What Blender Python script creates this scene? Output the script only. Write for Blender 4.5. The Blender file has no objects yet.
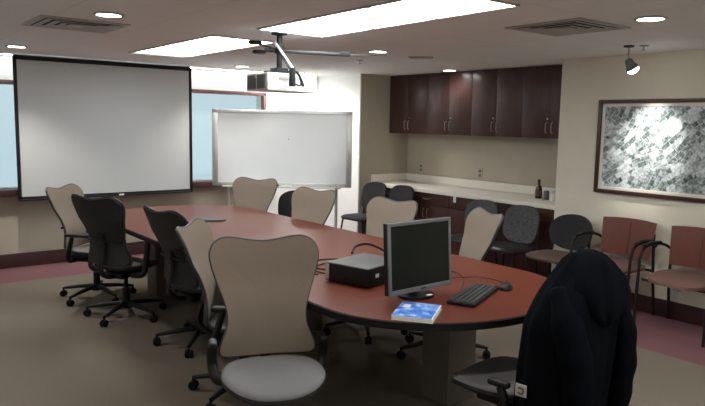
import bpy, bmesh, math, random
from mathutils import Vector, Matrix, noise
random.seed(7)
S = bpy.context.scene
COL = S.collection
PI = math.pi
R = math.radians

# ------------------------------------------------------------------ materials
MATS = {}
def mat(name, col, rough=.6, metal=0., var=0., scale=40., bump=0., bscale=None, spec=.5, coat=0., emis=None, estr=0., stretch=None, trans=0.):
    if name in MATS: return MATS[name]
    m = bpy.data.materials.new(name); m.use_nodes = True
    nt = m.node_tree; b = nt.nodes['Principled BSDF']
    c4 = (*col, 1)
    b.inputs['Base Color'].default_value = c4
    b.inputs['Roughness'].default_value = rough
    b.inputs['Metallic'].default_value = metal
    b.inputs['Specular IOR Level'].default_value = spec
    b.inputs['Coat Weight'].default_value = coat
    b.inputs['Coat Roughness'].default_value = .12
    b.inputs['Transmission Weight'].default_value = trans
    if emis:
        b.inputs['Emission Color'].default_value = (*emis, 1)
        b.inputs['Emission Strength'].default_value = estr
    if var or bump:
        tc = nt.nodes.new('ShaderNodeTexCoord'); mp = nt.nodes.new('ShaderNodeMapping')
        nt.links.new(tc.outputs['Object'], mp.inputs['Vector'])
        if stretch: mp.inputs['Scale'].default_value = stretch
        n = nt.nodes.new('ShaderNodeTexNoise'); n.inputs['Scale'].default_value = scale
        n.inputs['Detail'].default_value = 4
        nt.links.new(mp.outputs['Vector'], n.inputs['Vector'])
        if var:
            r = nt.nodes.new('ShaderNodeValToRGB')
            r.color_ramp.elements[0].position = .3; r.color_ramp.elements[1].position = .7
            r.color_ramp.elements[0].color = (*[max(0, x*(1-var)) for x in col], 1)
            r.color_ramp.elements[1].color = (*[min(1, x*(1+var)) for x in col], 1)
            nt.links.new(n.outputs['Fac'], r.inputs['Fac']); nt.links.new(r.outputs['Color'], b.inputs['Base Color'])
        if bump:
            n2 = n
            if bscale:
                n2 = nt.nodes.new('ShaderNodeTexNoise'); n2.inputs['Scale'].default_value = bscale
                nt.links.new(mp.outputs['Vector'], n2.inputs['Vector'])
            bp = nt.nodes.new('ShaderNodeBump'); bp.inputs['Strength'].default_value = bump; bp.inputs['Distance'].default_value = .004
            nt.links.new(n2.outputs['Fac'], bp.inputs['Height']); nt.links.new(bp.outputs['Normal'], b.inputs['Normal'])
    MATS[name] = m
    return m

M = dict(
    wall=mat('cream_wall_paint', (.72, .675, .555), .75, var=.03, scale=6, bump=.12, bscale=160),
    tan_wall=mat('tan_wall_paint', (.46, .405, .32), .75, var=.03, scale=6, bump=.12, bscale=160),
    white_wall=mat('white_wall_paint', (.86, .87, .85), .7, var=.02, scale=6, bump=.1, bscale=160),
    mahogany=mat('mahogany_veneer', (.056, .022, .018), .33, var=.22, scale=5, stretch=(9, 9, .7), spec=.5),
    table=mat('table_veneer', (.104, .024, .012), .36, var=.10, scale=6, stretch=(9, .6, 9), spec=.2, coat=.0),
    dark_trim=mat('dark_wood_trim', (.050, .020, .018), .45, var=.15, scale=12),
    window_trim=mat('window_wood_trim', (.16, .065, .06), .4, var=.1, scale=12),  # mahogany, with the pinkish glare of the window put into its colour
    tan=mat('tan_mesh_fabric', (.195, .155, .118), .85, var=.07, scale=300, bump=.35, bscale=700, spec=.2),
    greyseat=mat('grey_seat_mesh', (.175, .170, .168), .8, var=.07, scale=300, bump=.35, bscale=700, spec=.2),
    shell=mat('charcoal_polymer_shell', (.012, .0125, .014), .55, var=.15, scale=60),
    rim=mat('graphite_rim', (.036, .036, .038), .45),
    black=mat('black_plastic', (.0065, .0065, .007), .5, spec=.3),
    softblack=mat('black_rubber', (.006, .006, .006), .8, spec=.2),
    steel=mat('brushed_steel', (.55, .55, .55), .3, metal=1.),
    alu=mat('aluminium_frame', (.56, .55, .52), .42, metal=.55, var=.04, scale=30),
    nickel=mat('satin_nickel', (.42, .40, .37), .35, metal=.9),
    counter=mat('cream_laminate', (.80, .76, .67), .4, var=.03, scale=90),
    screen=mat('matte_screen_fabric', (.50, .505, .50), .9, var=.01, scale=3),
    wboard=mat('whiteboard_enamel', (.85, .86, .85), .3, var=.01, scale=3),
    white=mat('white_plastic', (.72, .72, .70), .45),
    offwhite=mat('ivory_plastic', (.42, .40, .35), .5),
    outlet=mat('brown_outlet_plastic', (.15, .12, .085), .5),
    vent=mat('grey_vent_metal', (.40, .39, .37), .5),
    ventdark=mat('vent_dark_throat', (.03, .03, .03), .9),
    ventwhite=mat('pale_vent_metal', (.50, .49, .46), .5),
    projgrey=mat('grey_grille', (.16, .16, .165), .6),
    lamp=mat('lamp_diffuser', (.9, .9, .9), .5, emis=(1, .97, .92), estr=9.),
    wash=mat('wash_light_diffuser', (.9, .9, .9), .5, emis=(.95, .99, 1), estr=5.),
    tube=mat('fluorescent_diffuser', (.9, .9, .9), .5, emis=(.93, .985, 1), estr=6.2),
    dim=mat('fluorescent_diffuser_dim', (.8, .8, .8), .5, emis=(.93, .97, 1), estr=.30),
    bezel=mat('silver_bezel', (.20, .205, .215), .4, metal=.35),
    lcd=mat('dark_lcd_panel', (.006, .009, .007), .3, spec=.3),
    pctop=mat('grey_case_top', (.10, .10, .10), .38, metal=.3),
    redwood=mat('red_beech_shell', (.125, .031, .016), .36, var=.12, scale=5, stretch=(1, 8, 1)),
    pinkseat=mat('dusty_rose_upholstery', (.150, .080, .060), .85, var=.1, scale=150, bump=.3),
    brownseat=mat('brown_upholstery', (.095, .058, .048), .8, var=.1, scale=150, bump=.3),
    greyfab=mat('grey_speckled_upholstery', (.060, .060, .062), .85, var=.65, scale=70, bump=.3),
    darkfab=mat('charcoal_upholstery', (.014, .0125, .014), .85, var=.2, scale=120, bump=.3),
    vinyl=mat('black_vinyl', (.020, .018, .019), .3),
    coat=mat('navy_black_canvas', (.0022, .0027, .0042), .9, var=.25, scale=18, bump=.4, bscale=300, spec=.05),
    lining=mat('coat_lining', (.006, .006, .007), .9),
    patch=mat('pale_patch', (.42, .40, .38), .8),
    patchmark=mat('patch_mark', (.09, .07, .06), .8),
    paper=mat('page_block', (.68, .67, .64), .8, var=.05, scale=200),
    pedestal=mat('pedestal_laminate', (.115, .095, .078), .5, var=.1, scale=10, stretch=(6, 6, .6)),
    bottle=mat('dark_amber_glass', (.028, .012, .008), .12, spec=.6),
    redcap=mat('bottle_label', (.11, .055, .035), .6),
    foil=mat('grey_can', (.14, .14, .15), .35, metal=.6),
    cup=mat('white_cup', (.75, .74, .70), .5),
    grout=mat('ceiling_grid', (.40, .385, .36), .6),
)

def node_mat(name):
    m = bpy.data.materials.new(name); m.use_nodes = True
    return m, m.node_tree, m.node_tree.nodes['Principled BSDF']

def carpet_mat():
    m, nt, b = node_mat('carpet_with_red_border')
    N = nt.nodes.new; L = nt.links.new
    tc = N('ShaderNodeTexCoord'); sp = N('ShaderNodeSeparateXYZ'); L(tc.outputs['Object'], sp.inputs[0])
    g1 = N('ShaderNodeMath'); g1.operation = 'GREATER_THAN'; g1.inputs[1].default_value = 4.63; L(sp.outputs['X'], g1.inputs[0])
    g2 = N('ShaderNodeMath'); g2.operation = 'GREATER_THAN'; g2.inputs[1].default_value = 7.06; L(sp.outputs['Y'], g2.inputs[0])
    mx = N('ShaderNodeMath'); mx.operation = 'MAXIMUM'; L(g1.outputs[0], mx.inputs[0]); L(g2.outputs[0], mx.inputs[1])
    n = N('ShaderNodeTexNoise'); n.inputs['Scale'].default_value = 140; n.inputs['Detail'].default_value = 5; L(tc.outputs['Object'], n.inputs['Vector'])
    def ramp(a, c):
        r = N('ShaderNodeValToRGB'); r.color_ramp.elements[0].position = .3; r.color_ramp.elements[1].position = .7
        r.color_ramp.elements[0].color = (*a, 1); r.color_ramp.elements[1].color = (*c, 1); L(n.outputs['Fac'], r.inputs['Fac']); return r
    ra = ramp((.130, .107, .083), (.200, .166, .132)); rb = ramp((.140, .066, .072), (.22, .103, .112))
    mix = N('ShaderNodeMix'); mix.data_type = 'RGBA'; L(mx.outputs[0], mix.inputs[0]); L(ra.outputs[0], mix.inputs[6]); L(rb.outputs[0], mix.inputs[7])
    L(mix.outputs[2], b.inputs['Base Color']); b.inputs['Roughness'].default_value = .95; b.inputs['Specular IOR Level'].default_value = .15
    bp = N('ShaderNodeBump'); bp.inputs['Strength'].default_value = .5; bp.inputs['Distance'].default_value = .006
    n2 = N('ShaderNodeTexNoise'); n2.inputs['Scale'].default_value = 320; L(tc.outputs['Object'], n2.inputs['Vector'])
    L(n2.outputs['Fac'], bp.inputs['Height']); L(bp.outputs[0], b.inputs['Normal'])
    return m

def ceiling_mat():
    m, nt, b = node_mat('acoustic_ceiling_tile')
    N = nt.nodes.new; L = nt.links.new
    tc = N('ShaderNodeTexCoord')
    br = N('ShaderNodeTexBrick'); br.offset = 0; br.inputs['Scale'].default_value = 1
    br.inputs['Brick Width'].default_value = .62; br.inputs['Row Height'].default_value = .62
    br.inputs['Mortar Size'].default_value = .006
    br.inputs['Color1'].default_value = (.88, .875, .86, 1); br.inputs['Color2'].default_value = (.87, .865, .85, 1)
    br.inputs['Mortar'].default_value = (.79, .775, .745, 1)
    mp = N('ShaderNodeMapping'); mp.inputs['Location'].default_value = (.11, .20, 0); L(tc.outputs['Object'], mp.inputs[0]); L(mp.outputs[0], br.inputs['Vector'])
    L(br.outputs['Color'], b.inputs['Base Color']); b.inputs['Roughness'].default_value = .9; b.inputs['Specular IOR Level'].default_value = .2
    return m

def aerial_mat():
    m, nt, b = node_mat('aerial_photo_print')
    N = nt.nodes.new; L = nt.links.new
    tc = N('ShaderNodeTexCoord'); sp = N('ShaderNodeSeparateXYZ'); L(tc.outputs['Object'], sp.inputs[0])
    cb = N('ShaderNodeCombineXYZ'); L(sp.outputs['Y'], cb.inputs[0]); L(sp.outputs['Z'], cb.inputs[1])
    v = N('ShaderNodeTexVoronoi'); v.inputs['Scale'].default_value = 3.2; L(cb.outputs[0], v.inputs['Vector'])
    hue = N('ShaderNodeSeparateColor'); L(v.outputs['Color'], hue.inputs[0])
    am = N('ShaderNodeMath'); am.operation = 'MULTIPLY_ADD'; am.inputs[1].default_value = .9; am.inputs[2].default_value = .35; L(hue.outputs[0], am.inputs[0])
    vr = N('ShaderNodeVectorRotate'); vr.rotation_type = 'Z_AXIS'; L(cb.outputs[0], vr.inputs['Vector']); L(am.outputs[0], vr.inputs['Angle'])
    br = N('ShaderNodeTexBrick'); br.inputs['Scale'].default_value = 1; br.inputs['Brick Width'].default_value = .085; br.inputs['Row Height'].default_value = .045
    br.inputs['Mortar Size'].default_value = .0035; br.inputs['Color1'].default_value = (0, 0, 0, 1); br.inputs['Color2'].default_value = (1, 1, 1, 1); br.inputs['Mortar'].default_value = (.62, .62, .62, 1)
    L(vr.outputs[0], br.inputs['Vector'])
    v3 = N('ShaderNodeTexVoronoi'); v3.distance = 'CHEBYCHEV'; v3.inputs['Scale'].default_value = 55; L(vr.outputs[0], v3.inputs['Vector'])
    s3 = N('ShaderNodeSeparateColor'); L(v3.outputs['Color'], s3.inputs[0])
    n2 = N('ShaderNodeTexNoise'); n2.inputs['Scale'].default_value = 5; n2.inputs['Detail'].default_value = 8; L(cb.outputs[0], n2.inputs['Vector'])
    m1 = N('ShaderNodeMix'); m1.data_type = 'FLOAT'; m1.inputs[0].default_value = .38; L(br.outputs['Color'], m1.inputs[2]); L(s3.outputs[0], m1.inputs[3])
    m2 = N('ShaderNodeMix'); m2.data_type = 'FLOAT'; m2.inputs[0].default_value = .38; L(m1.outputs[0], m2.inputs[2]); L(n2.outputs['Fac'], m2.inputs[3])
    r = N('ShaderNodeValToRGB')
    e = r.color_ramp.elements; e[0].position = .22; e[0].color = (.03, .05, .045, 1); e[1].position = .74; e[1].color = (.74, .79, .81, 1)
    k = r.color_ramp.elements.new(.40); k.color = (.17, .21, .20, 1)
    k = r.color_ramp.elements.new(.50); k.color = (.36, .40, .41, 1)
    L(m2.outputs[0], r.inputs['Fac'])
    L(r.outputs[0], b.inputs['Base Color']); b.inputs['Roughness'].default_value = .38; b.inputs['Coat Weight'].default_value = .4; b.inputs['Coat Roughness'].default_value = .3
    return m

def cover_mat():
    m, nt, b = node_mat('blue_book_cover')
    N = nt.nodes.new; L = nt.links.new
    tc = N('ShaderNodeTexCoord'); n = N('ShaderNodeTexNoise'); n.inputs['Scale'].default_value = 28; n.inputs['Detail'].default_value = 6
    L(tc.outputs['Object'], n.inputs['Vector'])
    r = N('ShaderNodeValToRGB'); e = r.color_ramp.elements
    e[0].position = .38; e[0].color = (.03, .12, .50, 1); e[1].position = .66; e[1].color = (.42, .55, .80, 1)
    k = r.color_ramp.elements.new(.52); k.color = (.08, .24, .68, 1)
    L(n.outputs['Fac'], r.inputs['Fac']); L(r.outputs[0], b.inputs['Base Color']); b.inputs['Roughness'].default_value = .35
    return m

def glass_mat():
    m = bpy.data.materials.new('window_glass'); m.use_nodes = True; nt = m.node_tree
    nt.nodes.remove(nt.nodes['Principled BSDF'])
    t = nt.nodes.new('ShaderNodeBsdfTransparent'); t.inputs[0].default_value = (.9, .95, .95, 1)
    g = nt.nodes.new('ShaderNodeBsdfGlossy'); g.inputs['Roughness'].default_value = .02
    f = nt.nodes.new('ShaderNodeFresnel'); x = nt.nodes.new('ShaderNodeMixShader')
    nt.links.new(f.outputs[0], x.inputs[0]); nt.links.new(t.outputs[0], x.inputs[1]); nt.links.new(g.outputs[0], x.inputs[2])
    nt.links.new(x.outputs[0], nt.nodes['Material Output'].inputs[0])
    return m
M['carpet'] = carpet_mat(); M['ceiling'] = ceiling_mat(); M['aerial'] = aerial_mat(); M['cover'] = cover_mat(); M['glass'] = glass_mat()

# ------------------------------------------------------------------ mesh helpers
def frame_of(d, up=Vector((0, 0, 1))):
    d = d.normalized()
    if abs(d.dot(up)) > .98: up = Vector((0, 1, 0))
    a = d.cross(up).normalized(); return a, a.cross(d).normalized()

class MB:
    def __init__(s): s.bm = bmesh.new()
    def box(s, c, size, rz=0, bev=0., rot=None, seg=2):
        r = bmesh.ops.create_cube(s.bm, size=1.)
        vs = r['verts']
        mm = Matrix.Translation(c) @ (rot if rot is not None else Matrix.Rotation(rz, 4, 'Z')) @ Matrix.Diagonal((*size, 1))
        bmesh.ops.transform(s.bm, matrix=mm, verts=vs)
        if bev:
            es = list({e for v in vs for e in v.link_edges})
            bmesh.ops.bevel(s.bm, geom=es, offset=bev, segments=seg, affect='EDGES', profile=.6)
        return s
    def rings(s, rings, cap=True, closed=False):
        vv = [[s.bm.verts.new(p) for p in r] for r in rings]
        n = len(vv[0]); K = len(vv)
        for i in range(K if closed else K-1):
            a, b = vv[i], vv[(i+1) % K]
            for j in range(n):
                try: s.bm.faces.new((a[j], a[(j+1) % n], b[(j+1) % n], b[j]))
                except ValueError: pass
        if cap and not closed:
            s.bm.faces.new(vv[0][::-1]); s.bm.faces.new(vv[-1])
        return s
    def tube(s, pts, rad, n=8, closed=False, flat=1.):
        pts = [Vector(p) for p in pts]; K = len(pts); rr = []
        up = Vector((0, 0, 1)); pa = None
        for i, p in enumerate(pts):
            if closed: d = pts[(i+1) % K]-pts[i-1]
            else: d = pts[min(i+1, K-1)]-pts[max(i-1, 0)]
            if d.length < 1e-9: d = Vector((0, 0, 1))
            d.normalize()
            if pa is None: a, b = frame_of(d)
            else:
                a = pa-d*pa.dot(d)
                if a.length < 1e-6: a, b = frame_of(d)
                a.normalize(); b = a.cross(d).normalized()
            pa = a
            q = rad[i] if isinstance(rad, (list, tuple)) else rad
            rr.append([p+a*(q*math.cos(2*PI*k/n))+b*(q*flat*math.sin(2*PI*k/n)) for k in range(n)])
        return s.rings(rr, closed=closed)
    def lathe(s, prof, n=20, c=(0, 0, 0), rot=None):
        c = Vector(c); rr = []
        for (r, z) in prof:
            ring = []
            for k in range(n):
                p = Vector((max(r, 1e-4)*math.cos(2*PI*k/n), max(r, 1e-4)*math.sin(2*PI*k/n), z))
                if rot is not None: p = rot @ p
                ring.append(p+c)
            rr.append(ring)
        return s.rings(rr)
    def prism(s, outline, z0, z1, bev=0.):
        a = [s.bm.verts.new((x, y, z0)) for x, y in outline]; b = [s.bm.verts.new((x, y, z1)) for x, y in outline]
        n = len(a)
        s.bm.faces.new(a[::-1]); top = s.bm.faces.new(b)
        for i in range(n): s.bm.faces.new((a[i], a[(i+1) % n], b[(i+1) % n], b[i]))
        if bev: bmesh.ops.bevel(s.bm, geom=list(top.edges), offset=bev, segments=2, affect='EDGES')
        return s
    def slab(s, f0, f1, nu, nv):
        """closed sheet between two surfaces f(u,v), u in -1..1, v in 0..1"""
        g = []
        for f in (f0, f1):
            g.append([[s.bm.verts.new(f(-1+2*i/nu, j/nv)) for i in range(nu+1)] for j in range(nv+1)])
        F = s.bm.faces.new
        for j in range(nv):
            for i in range(nu):
                F((g[0][j][i], g[0][j][i+1], g[0][j+1][i+1], g[0][j+1][i]))
                F((g[1][j][i], g[1][j+1][i], g[1][j+1][i+1], g[1][j][i+1]))
        for j in range(nv):
            F((g[0][j][0], g[0][j+1][0], g[1][j+1][0], g[1][j][0])); F((g[0][j+1][nu], g[0][j][nu], g[1][j][nu], g[1][j+1][nu]))
        for i in range(nu):
            F((g[0][0][i+1], g[0][0][i], g[1][0][i], g[1][0][i+1])); F((g[0][nv][i], g[0][nv][i+1], g[1][nv][i+1], g[1][nv][i]))
        return s
    def build(s, name, m, parent=None, angle=35, loc=None, rz=0, fixn=True):
        if fixn: bmesh.ops.recalc_face_normals(s.bm, faces=s.bm.faces)
        me = bpy.data.meshes.new(name); s.bm.to_mesh(me); s.bm.free()
        me.polygons.foreach_set('use_smooth', [True]*len(me.polygons))
        me.set_sharp_from_angle(angle=R(angle))
        me.materials.append(m)
        o = bpy.data.objects.new(name, me); COL.objects.link(o)
        if parent: o.parent = parent
        if loc: o.location = loc
        if rz: o.rotation_euler = (0, 0, rz)
        return o

def tag(o, label, cat, group=None):
    o['label'] = label; o['category'] = cat
    if group: o['group'] = group
    return o
def thing(name, label, cat, loc=(0, 0, 0), rz=0, group=None):
    o = bpy.data.objects.new(name, None); COL.objects.link(o); o.empty_display_size = .1
    o.location = loc; o.rotation_euler = (0, 0, rz)
    return tag(o, label, cat, group)
def struct(name, mb, m):
    o = mb.build(name, m); o['kind'] = 'structure'; return o
def copy_tree(o, parent=None):
    c = o.copy(); COL.objects.link(c)
    if parent: c.parent = parent
    for ch in list(o.children): copy_tree(ch, c)
    return c
def spline(ctrl, t):
    """piecewise smooth interpolation of (t, value) pairs"""
    if t <= ctrl[0][0]: return ctrl[0][1]
    for (a, x), (b, y) in zip(ctrl, ctrl[1:]):
        if t <= b:
            k = (t-a)/(b-a); k = k*k*(3-2*k); return x+(y-x)*k
    return ctrl[-1][1]
def smooth_path(pts, n=6):
    P = [Vector(p) for p in pts]; out = []
    for i in range(len(P)-1):
        p0, p1, p2, p3 = P[max(i-1, 0)], P[i], P[i+1], P[min(i+2, len(P)-1)]
        for k in range(n):
            t = k/n
            out.append(.5*((2*p1)+(p2-p0)*t+(2*p0-5*p1+4*p2-p3)*t*t+(-p0+3*p1-3*p2+p3)*t**3))
    out.append(P[-1]); return out

# ------------------------------------------------------------------ the room
ZC = 2.275
XR, YF, XN, YN0, YN1, XC = 5.58, 7.78, 6.30, 3.88, 6.84, 5.43
XL, YB = -1.8, -1.6
struct('floor', MB().box(((XL+6.5)/2, (YB+8)/2, -.05), (6.5-XL, 8-YB, .1)), M['carpet'])
struct('ceiling', MB().box(((XL+6.5)/2, (YB+8)/2, ZC+.05), (6.5-XL, 8-YB, .1)), M['ceiling'])
struct('wall_left', MB().box((XL-.1, (YB+8)/2, ZC/2), (.2, 8-YB, ZC)), M['white_wall'])
struct('wall_near', MB().box(((XL+6.5)/2, YB-.1, ZC/2), (6.5-XL, .2, ZC)), M['white_wall'])
struct('wall_right', MB().box(((XR+6.5)/2, (YB+YN0)/2, ZC/2), (6.5-XR, YN0-YB, ZC)), M['wall'])
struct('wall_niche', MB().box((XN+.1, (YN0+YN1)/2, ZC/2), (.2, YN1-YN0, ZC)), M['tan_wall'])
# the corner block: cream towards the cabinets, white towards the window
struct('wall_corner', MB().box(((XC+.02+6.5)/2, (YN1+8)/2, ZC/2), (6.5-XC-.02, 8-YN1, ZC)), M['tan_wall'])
struct('wall_return', MB().box((XC+.01, (YN1+YF)/2, ZC/2), (.02, YF-YN1, ZC)), M['white_wall'])
WX0, WX1, WZ0, WZ1 = -1.2, 4.52, .86, 1.97
w = MB()
w.box(((WX1+XC)/2+.0, YF+.1, ZC/2), (XC-WX1, .2, ZC))
w.box(((WX0+WX1)/2, YF+.1, (WZ1+ZC)/2), (WX1-WX0, .2, ZC-WZ1))
struct('wall_far', w, M['white_wall'])
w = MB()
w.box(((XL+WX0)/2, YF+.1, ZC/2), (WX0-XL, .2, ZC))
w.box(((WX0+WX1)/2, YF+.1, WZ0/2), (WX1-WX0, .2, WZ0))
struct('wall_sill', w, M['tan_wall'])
win = bpy.data.objects.new('window_1', None); COL.objects.link(win); win['kind'] = 'structure'; win.location = (1.6, YF, WZ0)
wf = MB(); ox, oz = 1.6, WZ0
wf.box(((WX0+WX1)/2-ox, .02, WZ1+.02-oz), (WX1-WX0+.08, .08, .045), bev=.004)
wf.box((WX1+.02-ox, .02, (WZ0+WZ1)/2-oz), (.045, .08, WZ1-WZ0+.08), bev=.004)
for x in (.35, 2.45): wf.box((x-ox, .08, (WZ0+WZ1)/2-oz), (.05, .06, WZ1-WZ0))
wf.build('window_frame', M['window_trim'], win)
MB().box(((WX0+WX1)/2-ox, -.035, WZ0-.035-oz), (WX1-WX0+.1, .21, .07), bev=.005).build('window_sill', M['dark_trim'], win)
MB().box(((WX0+WX1)/2-ox, .12, (WZ0+WZ1)/2-oz), (WX1-WX0, .008, WZ1-WZ0)).build('window_pane', M['glass'], win)
def board(name, a, b, side):
    (x0, y0), (x1, y1) = a, b
    mb = MB().box(((x0+x1)/2, (y0+y1)/2, .076), (max(abs(x1-x0), .016), max(abs(y1-y0), .016), .152), bev=.003)
    return struct(name, mb, M['dark_trim'])
board('baseboard_far', (XL, YF-.008), (XC, YF-.008), 0)
board('baseboard_right', (XR-.008, YB), (XR-.008, YN0), 0)
board('baseboard_return', (XC-.008, YN1), (XC-.008, YF-.016), 0)
board('baseboard_left', (XL+.008, YB), (XL+.008, YF-.016), 0)

# ------------------------------------------------------------------ ceiling fittings
def troffer(x, y, label, dimstrip=False):
    t = thing('fluorescent_panel_light', label, 'ceiling light', (x, y, ZC), 0, 'fluorescent ceiling panels')
    hx, hy = .285, .305
    f = MB()
    for sx in (-1, 1): f.box((sx*(hx-.006), 0, -.006), (.012, 2*hy, .012))
    for sy in (-1, 1): f.box((0, sy*(hy-.006), -.006), (2*hx, .012, .012))
    f.build('frame', M['ventwhite'], t)
    if dimstrip:
        MB().box((0, -.06, -.005), (2*hx-.024, 2*hy-.145, .006)).build('diffuser', M['tube'], t)
        MB().box((0, .238, -.005), (2*hx-.024, .108, .006)).build('end_diffuser', M['dim'], t)['label'] = 'dimmer end strip of the diffuser'
    else:
        MB().box((0, 0, -.005), (2*hx-.024, 2*hy-.024, .006)).build('diffuser', M['tube'], t)
    return t
troffer(2.645, 3.85, 'bright fluorescent ceiling panel nearest the projector pole, far end of the near row')
troffer(2.645, 3.24, 'bright fluorescent ceiling panel in the middle of the row running overhead')
troffer(2.645, 2.63, 'bright fluorescent ceiling panel at the top edge of the photo, nearest the viewer')
troffer(2.57, 5.02, 'bright fluorescent ceiling panel just beyond the projector mount')
troffer(2.57, 5.63, 'bright fluorescent ceiling panel, middle of the far row above the table')
troffer(2.57, 6.24, 'fluorescent ceiling panel nearest the projection screen with a dimmer end strip', True)

def lamp_spot(name, loc, power, size=150, blend=.6, target=None, col=(1, .97, .92), rad=.05):
    l = bpy.data.lights.new(name, 'SPOT'); l.energy = power; l.spot_size = R(size); l.spot_blend = blend; l.color = col; l.shadow_soft_size = rad
    o = bpy.data.objects.new(name, l); COL.objects.link(o); o.location = loc
    if target: o.rotation_euler = (Vector(target)-Vector(loc)).to_track_quat('-Z', 'Y').to_euler()
    return o
def downlight(x, y, label, power=16, size=140, col=(1, .97, .92)):
    t = thing('downlight', label, 'ceiling light', (x, y, ZC), 0, 'recessed round downlights')
    MB().lathe([(.075, -.001), (.093, -.001), (.095, -.006), (.088, -.010), (.076, -.010), (.075, -.001)], 28).build('trim_ring', M['ventwhite'], t)
    MB().lathe([(.0, -.008), (.04, -.0085), (.074, -.006), (.074, -.003), (.0, -.003)], 28).build('lens', M['lamp'], t)
    lamp_spot('downlight_lamp', (x, y, ZC-.03), power, size, .7, col=col)
downlight(1.38, 4.29, 'round downlight beside the square vent at upper left', 14)
downlight(1.34, 6.80, 'round downlight above the left corner of the projection screen', 34, 112)
downlight(3.84, 2.08, 'round downlight nearest the framed aerial picture', 20)
downlight(3.88, 4.64, 'round downlight to the right of the projector arm', 5)
downlight(5.77, 5.57, 'small round downlight over the upper cabinets', 4, 150)
downlight(3.82, 7.07, 'round downlight between the projection screen and the projector', 40, 125)
downlight(4.80, 7.36, 'round downlight near the bright corner, behind the projector mount', 36, 165)

def vent(x, y, s, label, rz=0):
    t = thing('ceiling_vent', label, 'vent', (x, y, ZC), rz, 'square ceiling air vents')
    h = s/2
    f = MB()
    def sq(a, z): return [(-a, -a, z), (a, -a, z), (a, a, z), (-a, a, z)]
    f.rings([[Vector(p) for p in sq(h, -.001)], [Vector(p) for p in sq(h, -.008)], [Vector(p) for p in sq(h-.04, -.010)], [Vector(p) for p in sq(h-.045, -.001)]], cap=False, closed=True)
    f.build('frame', M['vent'], t)
    MB().box((0, 0, -.002), (s-.08, s-.08, .003)).build('throat', M['ventdark'], t)
    for k in range(3):
        a = (h-.05)*(1-.27*k)
        l = MB()
        l.rings([[Vector(p) for p in sq(a, -.012)], [Vector(p) for p in sq(a-.006, -.015)], [Vector(p) for p in sq(a-.055, -.006)], [Vector(p) for p in sq(a-.049, -.004)]], cap=False, closed=True)
        l.build('louver', M['vent'], t)
    MB().box((0, 0, -.011), (.10, .10, .006), bev=.002).build('center_plate', M['ventwhite'], t)
vent(1.35, 4.92, .58, 'square louvred ceiling vent at upper left')
vent(3.81, 2.63, .57, 'square louvred ceiling vent at upper right')
t = thing('air_grille', 'small pale rectangular grille in the ceiling in front of the upper cabinets', 'vent', (4.5, 4.73, ZC), R(-45))
MB().box((0, 0, -.004), (.24, .10, .008), bev=.002).build('frame', M['vent'], t)
for k in range(5): MB().box((0, -.036+.018*k, -.0095), (.21, .006, .005)).build('slat', M['ventwhite'], t)
def sprinkler(x, y, label):
    t = thing('sprinkler_head', label, 'sprinkler', (x, y, ZC), 0, 'ceiling sprinklers')
    MB().lathe([(0, 0), (.035, 0), (.034, -.006), (.012, -.010), (.0, -.010)], 16).build('escutcheon', M['vent'], t)
    MB().lathe([(.007, -.008), (.007, -.035), (.022, -.037), (.022, -.040), (0, -.040)], 12).build('deflector', M['steel'], t)
sprinkler(4.29, 5.42, 'small sprinkler head in the ceiling between two downlights')
sprinkler(5.05, 2.775, 'small sprinkler head in the ceiling beside the picture spotlight')
# unseen rows added behind the viewer for the front light
for y in (.6, -.01, -.62): troffer(2.645, y, 'unseen fluorescent ceiling panel added behind the viewer')
for x, y in ((1.38, 1.78), (1.38, -.72), (3.84, -.45)): downlight(x, y, 'unseen round downlight added behind the viewer', 16)
t = thing('spotlight', 'unseen ceiling spotlight added behind the viewer to brighten the whiteboard', 'spotlight', (1.75, 1.45, ZC))  # unseen fill spotlight, added only to brighten the whiteboard
MB().lathe([(0, 0), (.05, 0), (.05, -.012), (0, -.014)], 20).build('canopy', M['vent'], t)
MB().tube([(0, 0, -.01), (0, 0, -.07)], .007).build('stem', M['vent'], t)
q = (Vector((4.22, 6.81, 1.3))-Vector((1.75, 1.45, ZC-.08))).to_track_quat('Z', 'Y').to_matrix()
MB().lathe([(0, -.05), (.03, -.045), (.034, .0), (.046, .045), (.046, .06), (0, .058)], 20, (0, 0, -.09), q).build('lamp_housing', M['vent'], t)
lamp_spot('board_fill_lamp', (1.79, 1.53, ZC-.105), 120, 18, .5, (4.22, 6.81, 1.52), (.96, 1, 1), .03)
for y in (1.78, 4.29): downlight(-1.1, y, 'unseen round downlight added near the left wall, outside the view', 34)  # unseen downlights added to bounce light off the left wall onto the ceiling
# slot along the window wall
t = thing('wall_wash_light', 'long slim ceiling light washing the white wall above the window', 'ceiling light', (2.1, 7.67, ZC))
MB().box((0, 0, -.004), (6.4, .10, .008)).build('housing', M['ventwhite'], t)
MB().box((0, 0, -.009), (6.36, .07, .004)).build('diffuser', M['wash'], t)
# picture spotlight
t = thing('spotlight', 'small ceiling spotlight aimed at the framed aerial picture', 'spotlight', (4.98, 2.86, ZC))
MB().lathe([(0, 0), (.04, 0), (.04, -.012), (.012, -.018), (0, -.018)], 20).build('canopy', M['shell'], t)
MB().tube([(0, 0, -.01), (.0, 0, -.12)], .006).build('stem', M['vent'], t)
q = Vector((.42, -.30, -.80)).to_track_quat('Z', 'Y').to_matrix()
c0 = Vector((.0, .0, -.115))
MB().lathe([(0, -.01), (.022, -.01), (.032, .01), (.034, .035), (.050, .070), (.050, .078), (.044, .078), (.040, .068), (0, .068)], 20, c0, q).build('lamp_housing', M['projgrey'], t)
MB().lathe([(0, .069), (.042, .069), (.046, .082), (.040, .100), (.022, .112), (0, .115)], 20, c0, q).build('bulb', M['lamp'], t)
lamp_spot('picture_spot_lamp', (5.05, 2.80, ZC-.235), 40, 54, 1., (5.58, 2.93, 1.50), (1, .97, .92), .02)

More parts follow.
